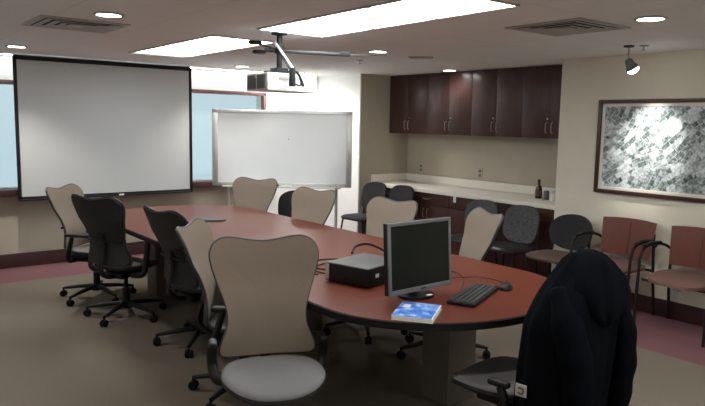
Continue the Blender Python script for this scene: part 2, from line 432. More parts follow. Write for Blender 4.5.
# ------------------------------------------------------------------ projection screen
t = thing('projection_screen', 'large pull-down projection screen with black border, in front of the window', 'projection screen', (2.395, 7.48, 0))
sx0, sx1, sz0, sz1 = -.965, .965, .77, 2.235
MB().box((0, 0, (sz0+sz1)/2), (sx1-sx0, .006, sz1-sz0)).build('screen_surface', M['screen'], t)
b = MB()
for sx in (-1, 1): b.box((sx*(.965-.017), -.002, (sz0+sz1)/2), (.036, .007, sz1-sz0))
b.box((0, -.002, sz1-.014), (1.93, .007, .028)); b.box((0, -.002, sz0+.014), (1.93, .007, .03))
b.build('border', M['black'], t)
MB().tube([(-.955, .022, sz1+.002), (.955, .022, sz1+.002)], .020, 14).build('roller_case', M['black'], t)
MB().tube([(-.96, 0, sz0-.004), (.96, 0, sz0-.004)], .012, 10).build('bottom_bar', M['black'], t)
MB().box((.10, -.010, sz0+.002), (.055, .014, .018), bev=.003).build('pull_tab', M['white'], t)

# ------------------------------------------------------------------ whiteboard on a stand
ang = math.atan2(-.613, .79)
t = thing('whiteboard', 'large silver framed whiteboard on a stand in front of the window', 'whiteboard', (4.22, 6.81, 0), ang)
W2, z0, z1 = .84, .845, 1.765
MB().box((0, 0, (z0+z1)/2), (2*W2-.06, .018, z1-z0-.06)).build('writing_surface', M['wboard'], t)
f = MB()
for sx in (-1, 1): f.box((sx*(W2-.03), 0, (z0+z1)/2), (.07, .034, z1-z0), bev=.004)
f.box((0, 0, z1-.022), (2*W2, .034, .045), bev=.004); f.box((0, 0, z0+.022), (2*W2, .034, .045), bev=.004)
f.build('frame', M['alu'], t)
MB().box((0, -.055, z0-.004), (2*W2-.25, .08, .014), bev=.003).build('tray', M['alu'], t)
for sx in (-1, 1):
    l = MB().tube([(sx*.66, .03, .06), (sx*.66, .03, z0+.3)], .018, 10)
    l.tube([(sx*.66, -.26, .05), (sx*.66, .32, .05)], .018, 10)
    l.build('stand_leg', M['alu'], t)
MB().tube([(-.66, .03, .25), (.66, .03, .25)], .014, 8).build('crossbar', M['alu'], t)
tm = Matrix.Translation(t.location) @ Matrix.Rotation(ang, 4, 'Z')
def on_board(x, y, z): return tm @ Vector((x, y, z))
o = MB().box((0, 0, .016), (.13, .045, .03), rz=0, bev=.005).build('board_eraser', M['black'], None, loc=on_board(-.10, -.06, z0+.003), rz=ang)
tag(o, 'black eraser lying in the whiteboard tray', 'eraser')
o = MB().tube([(-.065, 0, .009), (.05, 0, .009), (.065, 0, .009)], [.009, .009, .006], 10).build('marker_pen', M['white'], None, loc=on_board(.06, -.055, z0+.003), rz=ang)
tag(o, 'white marker pen lying in the whiteboard tray beside the eraser', 'marker')
MB().lathe([(0, .0), (.006, 0), (.006, .004), (0, .004)], 10, (.08, -.010, 1.42), Matrix.Rotation(PI/2, 3, 'X')).build('ink_dot', M['black'], t)

# ------------------------------------------------------------------ projector and its mount
px, py = 2.61, 4.26
rv = Vector((.79, -.61, 0)); fv = Vector((.61, .79, 0))
t = thing('projector_mount', 'dark metal ceiling mount with long cross arm holding the projector', 'projector mount', (px, py, ZC))
MB().tube([(0, 0, -.0), (0, 0, -.285)], .021, 14).tube([(0, 0, -.09), (0, 0, -.15)], .032, 14).build('pole', M['black'], t)
MB().lathe([(0, 0), (.06, 0), (.06, -.012), (.02, -.02), (0, -.02)], 20).build('ceiling_plate', M['black'], t)
MB().tube([tuple(rv*-.11+Vector((0, 0, -.125))), tuple(rv*.52+Vector((0, 0, -.150)))], .014, 8).build('cross_arm', M['shell'], t)
MB().tube([tuple(rv*.50+Vector((0, 0, -.148))), tuple(rv*.80+Vector((0, 0, -.150)))], .005, 8).build('arm_rod', M['steel'], t)
MB().box(tuple(rv*.49+Vector((0, 0, -.140))), (.08, .04, .035), rz=ang, bev=.006).build('arm_clamp', M['black'], t)
for k, (dx, dz) in enumerate(((-.18, -.072), (-.15, -.140))):
    MB().lathe([(0, .014), (.045, .012), (.055, .0), (.045, -.012), (0, -.014)], 16, tuple(rv*dx+Vector((0, 0, dz)))).build('knob', M['black'], t)
MB().tube([tuple(rv*-.18+Vector((0, 0, -.072))), tuple(rv*-.02+Vector((0, 0, -.120)))], .008, 8).build('knob_stem', M['rim'], t)
dd = -fv*.24
MB().tube([tuple(rv*-.03-fv*.03+Vector((0, 0, -.07))), tuple(rv*.14+dd+Vector((0, 0, -.30)))], .010, 8).build('diagonal_strut', M['alu'], t)
MB().tube(smooth_path([tuple(rv*.00-fv*.04+Vector((0, 0, -.12))), tuple(rv*.10+dd+Vector((0, 0, -.27))), tuple(rv*.16+dd+Vector((0, 0, -.31))), tuple(rv*.20+dd+Vector((0, 0, -.40)))]), .010, 8).build('cable', M['black'], t)
MB().box(tuple(rv*.12+dd+Vector((0, 0, -.335))), (.045, .05, .13), rz=ang, bev=.008).build('junction_box', M['black'], t)
MB().tube(smooth_path([tuple(rv*.13+dd+Vector((0, 0, -.38))), tuple(rv*.18+dd+Vector((0, 0, -.39))), tuple(rv*.17+dd+Vector((0, 0, -.33)))]), .006, 8).build('cable_loop', M['black'], t)
MB().box((0, 0, -.285), (.17, .17, .02), bev=.004).box((0, 0, -.268), (.10, .10, .025), bev=.004).build('mounting_plate', M['black'], t)
t = thing('projector', 'white video projector hanging upside down under the ceiling mount', 'projector', (px+.02, py, ZC-.435), 0)
MB().box((0, 0, .07), (.42, .31, .128), bev=.012).build('body', M['white'], t)
for sy in (-1, 1):
    g = MB().box((-.212, sy*.070, .07), (.008, .115, .10), bev=.002)
    for k in range(7): g.box((-.217, sy*.070, .030+.0135*k), (.006, .105, .005))
    g.build('vent_grille', M['projgrey'], t)
MB().box((-.02, -.156, .095), (.20, .004, .02)).build('rear_port_panel', M['offwhite'], t)
MB().lathe([(0, 0), (.045, 0), (.045, .035), (.036, .04), (.03, .02), (0, .02)], 20, (.10, .155, .06), Matrix.Rotation(-PI/2, 3, 'X')).build('lens', M['black'], t)

# ------------------------------------------------------------------ cabinets and counter
CW = (YN1-YN0)/4
for k in range(4):
    yc = YN0+CW*(k+.5)
    where = ['at the right end, next to the cream wall', 'second from the right', 'third from the right', 'at the left end, next to the niche side wall'][k]
    t = thing('upper_cabinet', 'dark mahogany two-door wall cabinet '+where, 'cabinet', (5.95, yc, 1.505), 0, 'upper wall cabinets')
    H = ZC-1.505-.004
    MB().box((.185, 0, H/2), (.33, CW-.002, H)).build('carcass', M['mahogany'], t)
    for s in (-1, 1):
        d = MB().box((.010, s*CW/4, H/2), (.020, CW/2-.004, H-.006), bev=.002).build('door', M['mahogany'], t)
        MB().tube(smooth_path([(0, s*.035, .055), (-.026, s*.035, .062), (-.030, s*.035, .11), (-.026, s*.035, .158), (0, s*.035, .165)], 4), .0036, 8).build('handle', M['nickel'], d)
        if s == (1 if k < 2 else -1): MB().lathe([(0, 0), (.011, 0), (.011, .004), (0, .004)], 12, (-.0005, s*.035, .205), Matrix.Rotation(-PI/2, 3, 'Y')).build('lock', M['nickel'], d)
XK = 5.62
for k in range(4):
    yc = YN0+CW*(k+.5)
    where = ['at the right end under the bottle', 'second from the right, behind the grey visitor chairs', 'third from the right, beside the white tag', 'at the left end behind the black visitor chairs'][k]
    t = thing('base_cabinet', 'dark mahogany base cabinet with drawer '+where, 'cabinet', (XK, yc, 0), 0, 'base cabinets under the counter')
    MB().box((.34, 0, .45), (.63, CW-.002, .70)).build('carcass', M['mahogany'], t)
    MB().box((.36, 0, .05), (.58, CW-.002, .10)).build('toe_kick', M['black'], t)
    d = MB().box((.012, 0, .725), (.022, CW-.008, .14), bev=.002).build('drawer', M['mahogany'], t)
    MB().tube(smooth_path([(0, -.05, .73), (-.026, -.045, .73), (-.030, 0, .73), (-.026, .045, .73), (0, .05, .73)], 4), .0036, 8).build('handle', M['nickel'], d)
    for s in (-1, 1):
        d = MB().box((.012, s*CW/4, .378), (.022, CW/2-.005, .54), bev=.002).build('door', M['mahogany'], t)
        MB().tube(smooth_path([(0, s*.035, .50), (-.026, s*.035, .507), (-.030, s*.035, .555), (-.026, s*.035, .603), (0, s*.035, .61)], 4), .0036, 8).build('handle', M['nickel'], d)
t = thing('countertop', 'long cream laminate countertop under the wall cabinets', 'countertop', (XR+.02, YN0, .80))
MB().box(((XN-XR-.03)/2, (YN1-YN0)/2, .022), (XN-XR-.03, YN1-YN0-.004, .044), bev=.006).build('slab', M['counter'], t)
o = MB().box((XN-XR-.04, (YN1-YN0)/2, .094), (.02, YN1-YN0-.004, .10), bev=.003)
o.box(((XN-XR-.05)/2+.02, YN1-YN0-.014, .094), (XN-XR-.10, .02, .10), bev=.003)
o.build('backsplash', M['counter'], t)
CT = .845
t = thing('paper_tag', 'narrow white tag hanging over the counter front edge', 'tag', (XR+.0155, 5.245, .735))
MB().box((0, 0, .055), (.003, .045, .115), bev=.001).build('paper', M['white'], t)
def outlet(y, label):
    t = thing('wall_outlet', label, 'outlet', (XN, y, 1.035), 0, 'wall outlets above the counter')
    MB().box((-.004, 0, 0), (.008, .075, .118), bev=.003).build('cover_plate', M['offwhite'], t)
    for s in (-1, 1): MB().box((-.009, 0, s*.026), (.006, .036, .032), bev=.003).build('socket', M['outlet'], t)
outlet(6.55, 'brown wall outlet above the left end of the counter')
outlet(5.49, 'brown wall outlet above the middle of the counter')
o = thing('wall_outlet', 'white outlet low on the cream wall under the right red armchair', 'outlet', (XR, 2.62, .265))
MB().box((-.004, 0, 0), (.008, .11, .07), bev=.003).build('cover_plate', M['white'], o)
for s in (-1, 1): MB().box((-.009, s*.025, 0), (.006, .03, .034), bev=.003).build('socket', M['offwhite'], o)
# bottles and cups
t = thing('bottle', 'dark brown bottle standing at the right end of the counter', 'bottle', (6.02, 4.40, CT))
MB().lathe([(0, 0), (.034, 0), (.037, .01), (.037, .10), (.032, .125), (.014, .150), (.0125, .185), (.0, .185)], 20).build('body', M['bottle'], t)
MB().lathe([(.0375, .03), (.0385, .032), (.0385, .09), (.0375, .092)], 20).build('label', M['redcap'], t)
MB().lathe([(0, .185), (.0145, .180), (.0155, .205), (.012, .208), (0, .208)], 14).build('cap', M['black'], t)
t = thing('drink_can', 'small grey can between the brown bottle and the white cups', 'can', (5.98, 4.27, CT))
MB().lathe([(0, 0), (.026, 0), (.031, .008), (.031, .088), (.025, .098), (0, .096)], 18).build('body', M['foil'], t)
MB().lathe([(0, .096), (.024, .098), (.024, .101), (0, .1005)], 18).build('lid', M['steel'], t)
for (x, y, h, lb) in ((6.10, 4.27, .10, 'taller white paper cup behind the grey can on the counter'), (5.93, 4.155, .07, 'short white cup at the far right end of the counter')):
    t = thing('paper_cup', lb, 'cup', (x, y, CT), 0, 'white cups on the counter')
    MB().lathe([(0, 0), (.027, 0), (.036, h), (.039, h+.002), (.037, h+.004), (.033, h-.004), (.025, .006), (0, .006)], 20).build('body', M['cup'], t)

# ------------------------------------------------------------------ framed picture
t = thing('framed_picture', 'wide mahogany framed aerial photograph hanging on the cream wall', 'picture', (XR, 2.60, 1.455))
hw, hh = .845, .425
def rect_frame(a, b, x0, x1, wd):
    m_ = MB()
    for s in (-1, 1):
        m_.box(((x0+x1)/2, s*(a-wd/2), 0), (abs(x1-x0), wd, 2*b), bev=.003); m_.box(((x0+x1)/2, 0, s*(b-wd/2)), (abs(x1-x0), 2*a-2*wd+.002, wd), bev=.003)
    return m_
rect_frame(hw, hh, -.035, 0, .034).build('frame', M['mahogany'], t)
rect_frame(hw-.032, hh-.032, -.018, -.006, .030).build('mat_border', M['counter'], t)
MB().box((-.008, 0, 0), (.006, 2*hw-.12, 2*hh-.12)).build('print', M['aerial'], t)

# ------------------------------------------------------------------ conference table
TC, TA, TB, TY0, TY1, TZ = 2.543, .757, .64, 2.50, 5.88, .74
def track(grow=0., n=36):
    out = []
    for k in range(n+1):
        a = PI+PI*k/n; out.append((TC+(TA+grow)*math.cos(a), TY0+(TB+grow)*math.sin(a)))
    for k in range(n+1):
        a = PI*k/n; out.append((TC+(TA+grow)*math.cos(a), TY1+(TB+grow)*math.sin(a)))
    return out
t = thing('conference_table', 'long reddish wood conference table with rounded ends and black edge', 'table', (TC, 4.19, 0))
def loc(pts): return [(x-TC, y-4.19) for x, y in pts]
MB().prism(loc(track(-.012)), TZ-.02, TZ, .0).build('tabletop', M['table'], t)
MB().prism(loc(track(0)), TZ-.036, TZ-.0025, .004).build('edge_band', M['softblack'], t)
for y in (2.62, 4.19, 5.76):
    for sx in ((1,) if y < 3 else (-1, 1)): MB().box((sx*.25, y-4.19, .355), (.23, .22, .70), bev=.008).build('pedestal', M['pedestal'], t)
MB().box((0, 0, .64), (.22, 2.9, .10), bev=.005).build('cable_trough', M['black'], t)
for y in (2.62, 4.19, 5.76):
    MB().box((0, y-4.19, .69), (1.0, .08, .03)).build('support_rail', M['black'], t)

# ------------------------------------------------------------------ task chairs
OUT = [(0, .999), (.075, 1.007), (.15, 1.021), (.205, 1.021), (.246, .995), (.262, .950), (.250, .885), (.222, .805), (.196, .730), (.184, .672), (.190, .612), (.212, .555), (.224, .512), (.208, .482), (.145, .471), (0, .466)]
def back_outline(ztop):
    k = (ztop-.466)/(1.02-.466)
    P = [Vector((x, z, 0)) for x, z in OUT]
    ext = [Vector((-P[1].x, P[1].y, 0))]+P+[Vector((-P[-2].x, P[-2].y, 0))]
    half = []
    for i in range(1, len(ext)-2):
        p0, p1, p2, p3 = ext[i-1:i+3]
        for j in range(4):
            t_ = j/4
            q_ = .5*((2*p1)+(p2-p0)*t_+(2*p0-5*p1+4*p2-p3)*t_*t_+(-p0+3*p1-3*p2+p3)*t_**3)
            half.append((q_.x, .466+(q_.y-.466)*k))
    half.append((0, .466))
    return half+[(-x, z) for x, z in half[-2:0:-1]]
def back_y(x, z, ztop=1.02):
    v = (z-.466)/(ztop-.466); u = x/.23
    return .200+.055*v+.085*v*v-.028*math.sin(PI*max(0, min(v*1.5, 1)))+.05*max(0, v-.88)-(.048-.012*v)*u*u
def back_pt(u, v, off=0., ztop=1.02):
    z = .466+(ztop-.466)*v; x = u*.186
    return Vector((x, back_y(x, z, ztop)+off, z))
def back_panel(ztop, y0, y1, shrink=1.):
    ol = back_outline(ztop); cz = (ztop+.466)/2; m_ = MB()
    def ring(k, off): return [Vector((x*k, back_y(x*k, cz+(z-cz)*k, ztop)+off, cz+(z-cz)*k)) for x, z in ol]
    ks = [.02, .2, .4, .6, .78, .9, .97, 1.]
    m_.rings([ring(k*shrink, y0) for k in ks]+[ring(shrink*.995, (y0+y1)/2+.001)]+[ring(k*shrink*.985, y1) for k in ks[::-1]])
    return m_
def make_task_chair(label, hub, facing, phase, arm=.60, ztop=1.02, armx=.288, armlen=.23, army=.0, grp='tan mesh task chairs around the conference table', size=1., tall=1.):
    t = thing('task_chair', label, 'chair', (hub[0], hub[1], 0), R(facing)+PI/2, grp)
    t.scale = (size, size, size*tall)
    cv = lambda v: .5-.5*math.cos(PI*v)
    back_panel(ztop, 0, .013).build('backrest', M['tan'], t, 60)
    back_panel(ztop, .0135, .026, .985).build('back_shell', M['shell'], t, 60)
    MB().tube([(x, back_y(x, z, ztop)+.010, z) for x, z in back_outline(ztop)], .0072, 8, closed=True).build('back_rim', M['rim'], t, 60)
    # spine and lumbar bar behind
    sp = MB().tube(smooth_path([(0, .05, .36), (0, .20, .37), (0, .27, .44), tuple(back_pt(0, .22, .045, ztop)), tuple(back_pt(0, .45, .036, ztop))]), [.03]*12+[.022]*12+[.014], 10, flat=.55)
    sp.build('back_support', M['black'], t, 60)
    MB().tube(smooth_path([tuple(back_pt(u, .36, .036, ztop)) for u in (-.98, -.5, 0, .5, .98)]), .011, 8).build('lumbar_bar', M['black'], t, 60)
    # seat
    def sfun(th, r, z): 
        c, s_ = math.cos(th), math.sin(th)
        e = 2/2.6
        x = .232*math.copysign(abs(c)**e, c)*r; y = .22*math.copysign(abs(s_)**e, s_)*r
        if y > 0: x *= 1-.10*(y/.22)
        drop = .035*max(0, (-y-.08)/.15)**2
        side = .012*(abs(x)/.232)**2
        return Vector((x, y-.025, z-drop+side))
    n = 40
    prof = [(.02, .462), (.35, .461), (.7, .462), (.90, .464), (.97, .460), (1.0, .450), (.98, .440)]
    MB().rings([[sfun(2*PI*k/n, r, z) for k in range(n)] for r, z in prof]).build('seat', M['greyseat'], t, 60)
    prof = [(1.0, .449), (1.012, .440), (1.0, .428), (.85, .410), (.5, .395), (.05, .390)]
    MB().rings([[sfun(2*PI*k/n, r, z) for k in range(n)] for r, z in prof]).build('seat_pan', M['shell'], t, 60)
    # arms
    for s in (-1, 1):
        a = MB().tube(smooth_path([(s*.16, .10, .385), (s*(armx-.018), .10, .40), (s*(armx+.004), .09+army*.4, .46), (s*(armx+.004), .05+army*.6, arm-.012)]), .019, 10, flat=1.3)
        a.build('arm_post', M['black'], t, 60)
        MB().box((s*armx, army, arm), (.055 if armlen > .15 else .038, armlen, .028), bev=.012, seg=3).build('armrest', M['black'], t, 60)
    MB().box((0, .02, .372), (.20, .26, .05), bev=.012).build('tilt_mechanism', M['black'], t)
    MB().lathe([(0, .08), (.030, .08), (.030, .24), (.018, .242), (.018, .36), (0, .36)], 16).build('gas_column', M['black'], t)
    MB().lathe([(0, .075), (.045, .075), (.05, .10), (.042, .135), (0, .138)], 16).build('base_hub', M['black'], t)
    for k in range(5):
        a = R(phase+72*k-facing-90)
        d = Vector((math.cos(a), math.sin(a), 0))
        lg = MB().tube([tuple(d*.03+Vector((0, 0, .112))), tuple(d*.17+Vector((0, 0, .100))), tuple(d*.315+Vector((0, 0, .078)))], [.026, .022, .015], 8, flat=.8).build('base_leg', M['black'], t, 60)
        p = Vector((-d.y, d.x, 0)); c = d*.318
        cs = MB().tube([tuple(c+Vector((0, 0, .045))), tuple(c+Vector((0, 0, .085)))], .008, 8)
        q = p.to_track_quat('Z', 'Y').to_matrix()
        for s in (-1, 1):
            cs.lathe([(0, -.010), (.024, -.010), (.028, -.006), (.028, .006), (.024, .010), (0, .010)], 16, c+p*(s*.014)+Vector((0, 0, .0285)), q)
        cs.build('caster', M['softblack'], lg)
    return t
make_task_chair('tan mesh task chair in the foreground facing the viewer, grey seat showing', (1.508, 2.508), 247, 30, .555, .985, size=1.01, tall=1.055, armx=.258, armlen=.09, army=.12)
make_task_chair('tan mesh task chair farthest left, nearest the lower left corner of the projection screen', (1.775, 6.04), 314, 210, .62, 1.01)
make_task_chair('dark-backed task chair seen from behind, right of the farthest left tan chair', (1.80, 5.33), 27, 147, .70, 1.03)
make_task_chair('dark-backed task chair seen from its side, behind the leaning tan one', (2.02, 4.36), 8, 157, .66)
make_task_chair('leaning tan mesh task chair on the left, just behind the foreground chair', (1.83, 3.37), 319, 134, .60)
make_task_chair('tan mesh task chair in front of the whiteboard, farthest along the right table side', (3.22, 5.98), 211, 20, .60)
make_task_chair('tan mesh task chair right of the farthest whiteboard one, beside a black chair', (3.10, 4.84), 192, 20, .60)
make_task_chair('pale tan task chair behind the desktop computer, in front of the black visitor chairs', (3.18, 3.89), 186, 20, .60)
make_task_chair('tan task chair turned sideways just right of the monitor', (3.30, 3.17), 154, 20, .60)
CX, CY, CFACE = 2.41, 1.875, 99
make_task_chair('task chair at the near table end with a dark coat hung over its back', (CX, CY), CFACE, 10, .53, .84, armx=.262, armlen=.10, army=.10)

# ------------------------------------------------------------------ coat over the chair
crz = R(CFACE)+PI/2
t = thing('coat', 'dark navy hooded canvas coat hung over the task chair at the near table end', 'coat', (CX, CY, 0), crz)
def coat_ring(z, hw, yf, yb, n=44, amp=.016, seed=0.):
    ring = []
    for k in range(n):
        a = 2*PI*k/n; c, s_ = math.cos(a), math.sin(a); e = 2/2.7
        x = hw*math.copysign(abs(c)**e, c); y = (yf+yb)/2+(yb-yf)/2*math.copysign(abs(s_)**e, s_)
        nz = noise.noise(Vector((c*2.2, s_*2.2, z*1.3+seed)))
        fold = (.55*math.sin(9*a+4*z+seed)+.35*math.sin(15*a-7*z+2*seed))*(1.15-z)
        x += c*amp*(nz*2+fold); y += s_*amp*(nz*2+fold)
        ring.append(Vector((x, y, z+.010*nz)))
    return ring
prof = [(.30, .285, .13, .40), (.36, .290, .13, .41), (.46, .288, .13, .415), (.58, .284, .14, .42), (.70, .28, .15, .425), (.80, .285, .16, .43), (.85, .268, .17, .435), (.90, .232, .18, .435), (.94, .195, .19, .43), (.98, .155, .205, .42), (1.02, .115, .22, .41), (1.06, .075, .245, .39), (1.09, .032, .28, .36)]
MB().rings([coat_ring(z, w_, a, b_) for z, w_, a, b_ in prof]).build('coat_body', M['coat'], t, 80)
# hood falling backwards over the collar
hd = []
for (z, w_, a, b_) in [(.80, .04, .42, .445), (.83, .11, .40, .46), (.87, .175, .37, .472), (.92, .195, .34, .478), (.97, .180, .31, .468), (1.01, .145, .28, .455), (1.05, .105, .26, .435), (1.085, .062, .265, .41), (1.105, .022, .29, .365)]:
    hd.append([p+Vector((-.03, 0, 0)) for p in coat_ring(z, w_, a, b_, amp=.010, seed=4.)])
MB().rings(hd).build('hood', M['coat'], t, 80)
for s in (-1, 1):
    pts = smooth_path([(s*.17, .30, .96), (s*.225, .36, .87), (s*.245, .415, .74), (s*.235, .435, .60), (s*.225, .43, .46), (s*.22, .42, .33)], 6)
    rr = [.034+.038*min(1, i/9)-.016*(i/len(pts))+.004*math.sin(i*1.1) for i in range(len(pts))]
    sl = MB().tube(pts, rr, 20, flat=.85).build('sleeve', M['coat'], t, 80)
    MB().tube([(s*.22, .42, .315), (s*.222, .422, .365)], .062, 18).build('cuff', M['coat'], sl, 80)
pc = MB().box((.300, .225, .545), (.006, .050, .052), bev=.002).build('brand_patch', M['patch'], t)
pc['label'] = 'square white patch with a small dark curl'
cur = [(.3045, .225-.013*math.cos(a), .545+.013*math.sin(a)) for a in [R(x) for x in range(40, 330, 24)]]
MB().tube(cur, .0035, 6).build('patch_mark', M['patchmark'], pc)

# ------------------------------------------------------------------ visitor chairs
def visitor_chair(label, x, y, facing, back, seat, grp='padded visitor chairs by the wall', hw=.215, top=.85, boxy=True, name='visitor_chair'):
    t = thing(name, label, 'chair', (x, y, 0), R(facing)+PI/2, grp)
    hz = (.185 if boxy else .165); zc = top-hz
    def bp(u, v, off):
        a = v*2-1
        q = 3.2 if boxy else 2.3; e = max(0, 1-abs(a)**q)**(1/q)
        e = max(e, .05)
        return Vector((u*hw*e, .205+.03*a+off-.03*u*u*e*e, zc+hz*a))
    cv = lambda v: .5-.5*math.cos(PI*v)
    MB().slab(lambda u, v: bp(u, cv(v), -.012), lambda u, v: bp(u*.97, cv(v), .022), 12, 18).build('backrest', M[back], t, 60)
    n = 36
    def sf(th, r, z):
        c, s_ = math.cos(th), math.sin(th); e = 2/3.2
        return Vector((.235*r*math.copysign(abs(c)**e, c), .225*r*math.copysign(abs(s_)**e, s_)-.04, z))
    MB().rings([[sf(2*PI*k/n, r, z) for k in range(n)] for r, z in [(.05, .462), (.6, .460), (.9, .452), (1.0, .435), (.98, .415), (.9, .41), (.05, .41)]]).build('seat', M[seat], t, 60)
    for s in (-1, 1):
        MB().tube(smooth_path([(s*.225, -.22, .009), (s*.22, -.20, .20), (s*.205, -.17, .402)], 4), .011, 8).build('front_leg', M['black'], t, 60)
        MB().tube(smooth_path([(s*.225, .235, .009), (s*.215, .19, .22), (s*.205, .18, .40), (s*.19, .205, .56), (s*.15, .225, .66)], 4), .011, 8).build('rear_leg', M['black'], t, 60)
    MB().tube([(-.21, -.17, .403), (-.21, .185, .403), (.21, .185, .403), (.21, -.17, .403)], .010, 8, closed=True).build('seat_frame', M['black'], t)
    return t
visitor_chair('charcoal visitor chair in the far corner, left of its twin by the counter', 5.27, 6.52, 184, 'darkfab', 'darkfab', top=.87)
visitor_chair('charcoal visitor chair right of its twin, behind the pale tan task chair', 5.29, 6.03, 180, 'darkfab', 'darkfab', top=.87)
visitor_chair('grey speckled visitor chair partly hidden by the sideways tan task chair', 5.22, 4.66, 182, 'greyfab', 'vinyl', top=.83)
visitor_chair('grey speckled visitor chair with its back fully visible right of the sideways tan chair', 5.20, 4.13, 178, 'greyfab', 'vinyl', top=.83)
visitor_chair('oval black-backed visitor chair with brown seat beside the red wooden armchair', 5.22, 3.57, 178, 'darkfab', 'brownseat', top=.805, boxy=False, hw=.23)
visitor_chair('black visitor chair standing behind the second whiteboard-side tan task chair', 3.86, 5.84, 234, 'darkfab', 'darkfab', top=.88, hw=.26)

def red_chair(label, x, y, facing):
    t = thing('armchair', label, 'chair', (x, y, 0), R(facing)+PI/2, 'red wooden armchairs by the wall')
    def bp(u, v, off):
        z = .50+.32*v+.010*(1-u*u)*v
        w_ = .225+.025*v
        return Vector((u*w_, .21+.055*v+off-.045*u*u, z))
    # the bent shell is two panels with a seam in the middle
    MB().slab(lambda u, v: bp(u, v, 0), lambda u, v: bp(u*.99, v, .014), 20, 10).build('backrest', M['redwood'], t, 60)
    MB().box((0, .2345, .655), (.004, .006, .27), rot=Matrix.Rotation(R(-9.5), 4, 'X')).build('back_seam', M['mahogany'], t)
    n = 36
    def sf(th, r, z):
        c, s_ = math.cos(th), math.sin(th); e = 2/3.6
        return Vector((.245*r*math.copysign(abs(c)**e, c), .23*r*math.copysign(abs(s_)**e, s_)-.02, z-.02*max(0, -s_)**3*r))
    MB().rings([[sf(2*PI*k/n, r, z) for k in range(n)] for r, z in [(.05, .478), (.6, .476), (.9, .468), (1.0, .450), (.98, .425), (.9, .42), (.05, .42)]]).build('seat', M['pinkseat'], t, 60)
    for s in (-1, 1):
        MB().tube(smooth_path([(s*.275, -.24, .010), (s*.275, -.225, .40), (s*.275, -.205, .60), (s*.275, -.15, .665), (s*.275, -.04, .685), (s*.275, .10, .675), (s*.27, .20, .65), (s*.245, .235, .62)], 6), .0125, 8).build('arm_frame', M['black'], t, 60)
        MB().tube(smooth_path([(s*.275, -.15, .682), (s*.275, -.04, .702), (s*.275, .10, .692)], 6), .018, 8, flat=.5).build('armrest', M['black'], t, 60)
        MB().tube(smooth_path([(s*.25, .28, .010), (s*.245, .24, .30), (s*.24, .225, .50), (s*.22, .25, .72)], 6), .0125, 8).build('rear_leg', M['black'], t, 60)
    for y, w_ in ((-.18, .265), (.20, .245)): MB().tube([(-w_, y, .412), (w_, y, .412)], .011, 8).build('seat_rail', M['black'], t)
    return t
red_chair('red wooden-backed armchair on the left of the pair under the picture', 5.25, 3.03, 180)
red_chair('red wooden-backed armchair cut by the right edge of the photo', 5.25, 2.40, 180)

# ------------------------------------------------------------------ things on the table
t = thing('monitor', 'flat computer monitor with silver bezel standing on the conference table', 'monitor', (2.31, 2.412, TZ), R(2))
tilt = Matrix.Rotation(R(-4), 4, 'X')
def mt(p): return tilt @ Vector(p)
pw, ph, zb = .226, .360, .036
def mbox(c, size, bev=0.): return MB().box(mt(c), size, rot=tilt, bev=bev)
mbox((0, -.022, zb+ph/2), (2*pw, .030, ph), .004).build('rear_shell', M['black'], t)
mbox((0, .010, zb+ph/2), (.30, .05, .24), .02).build('rear_bulge', M['black'], t)
f = MB(); bw = .017
for s in (-1, 1): f.box(mt((s*(pw-bw/2), -.040, zb+ph/2)), (bw, .012, ph), rot=tilt, bev=.002)
f.box(mt((0, -.040, zb+ph-bw/2)), (2*pw-.02, .012, bw), rot=tilt, bev=.002); f.box(mt((0, -.040, zb+.012)), (2*pw-.02, .012, .024), rot=tilt, bev=.002)
f.build('bezel', M['bezel'], t)
mbox((0, -.039, zb+ph/2+.004), (2*pw-.03, .006, ph-.036)).build('display', M['lcd'], t)
mbox((.01, -.0465, zb+.012), (.035, .002, .007)).build('badge', M['rim'], t)
MB().box((0, .045, .11), (.07, .035, .22), bev=.008).build('neck', M['black'], t)
el = [(.105*math.cos(2*PI*k/32), .085*math.sin(2*PI*k/32)) for k in range(32)]
MB().prism(el, 0.001, .014, .004).build('base', M['black'], t)
MB().box((.035, -.062, .0148), (.035, .020, .0015)).build('base_sticker', M['white'], t)['label'] = 'small white sticker'

t = thing('desktop_computer', 'black desktop computer lying flat on the table left of the monitor', 'computer', (2.325, 2.845, TZ), R(14.5))
MB().box((0, 0, .055), (.36, .30, .10), bev=.004).build('case', M['black'], t)
MB().box((0, 0, .1065), (.352, .292, .004), bev=.001).build('case_top', M['pctop'], t)
MB().box((-.181, .135, .055), (.006, .026, .09), bev=.002).build('front_corner_strip', M['alu'], t)
MB().box((-.10, -.151, .062), (.03, .003, .02)).build('badge', M['white'], t)
for sx in (-1, 1):
    for sy in (-1, 1): MB().lathe([(0, 0), (.012, 0), (.012, .006), (0, .006)], 10, (sx*.15, sy*.12, .0005)).build('foot', M['softblack'], t)

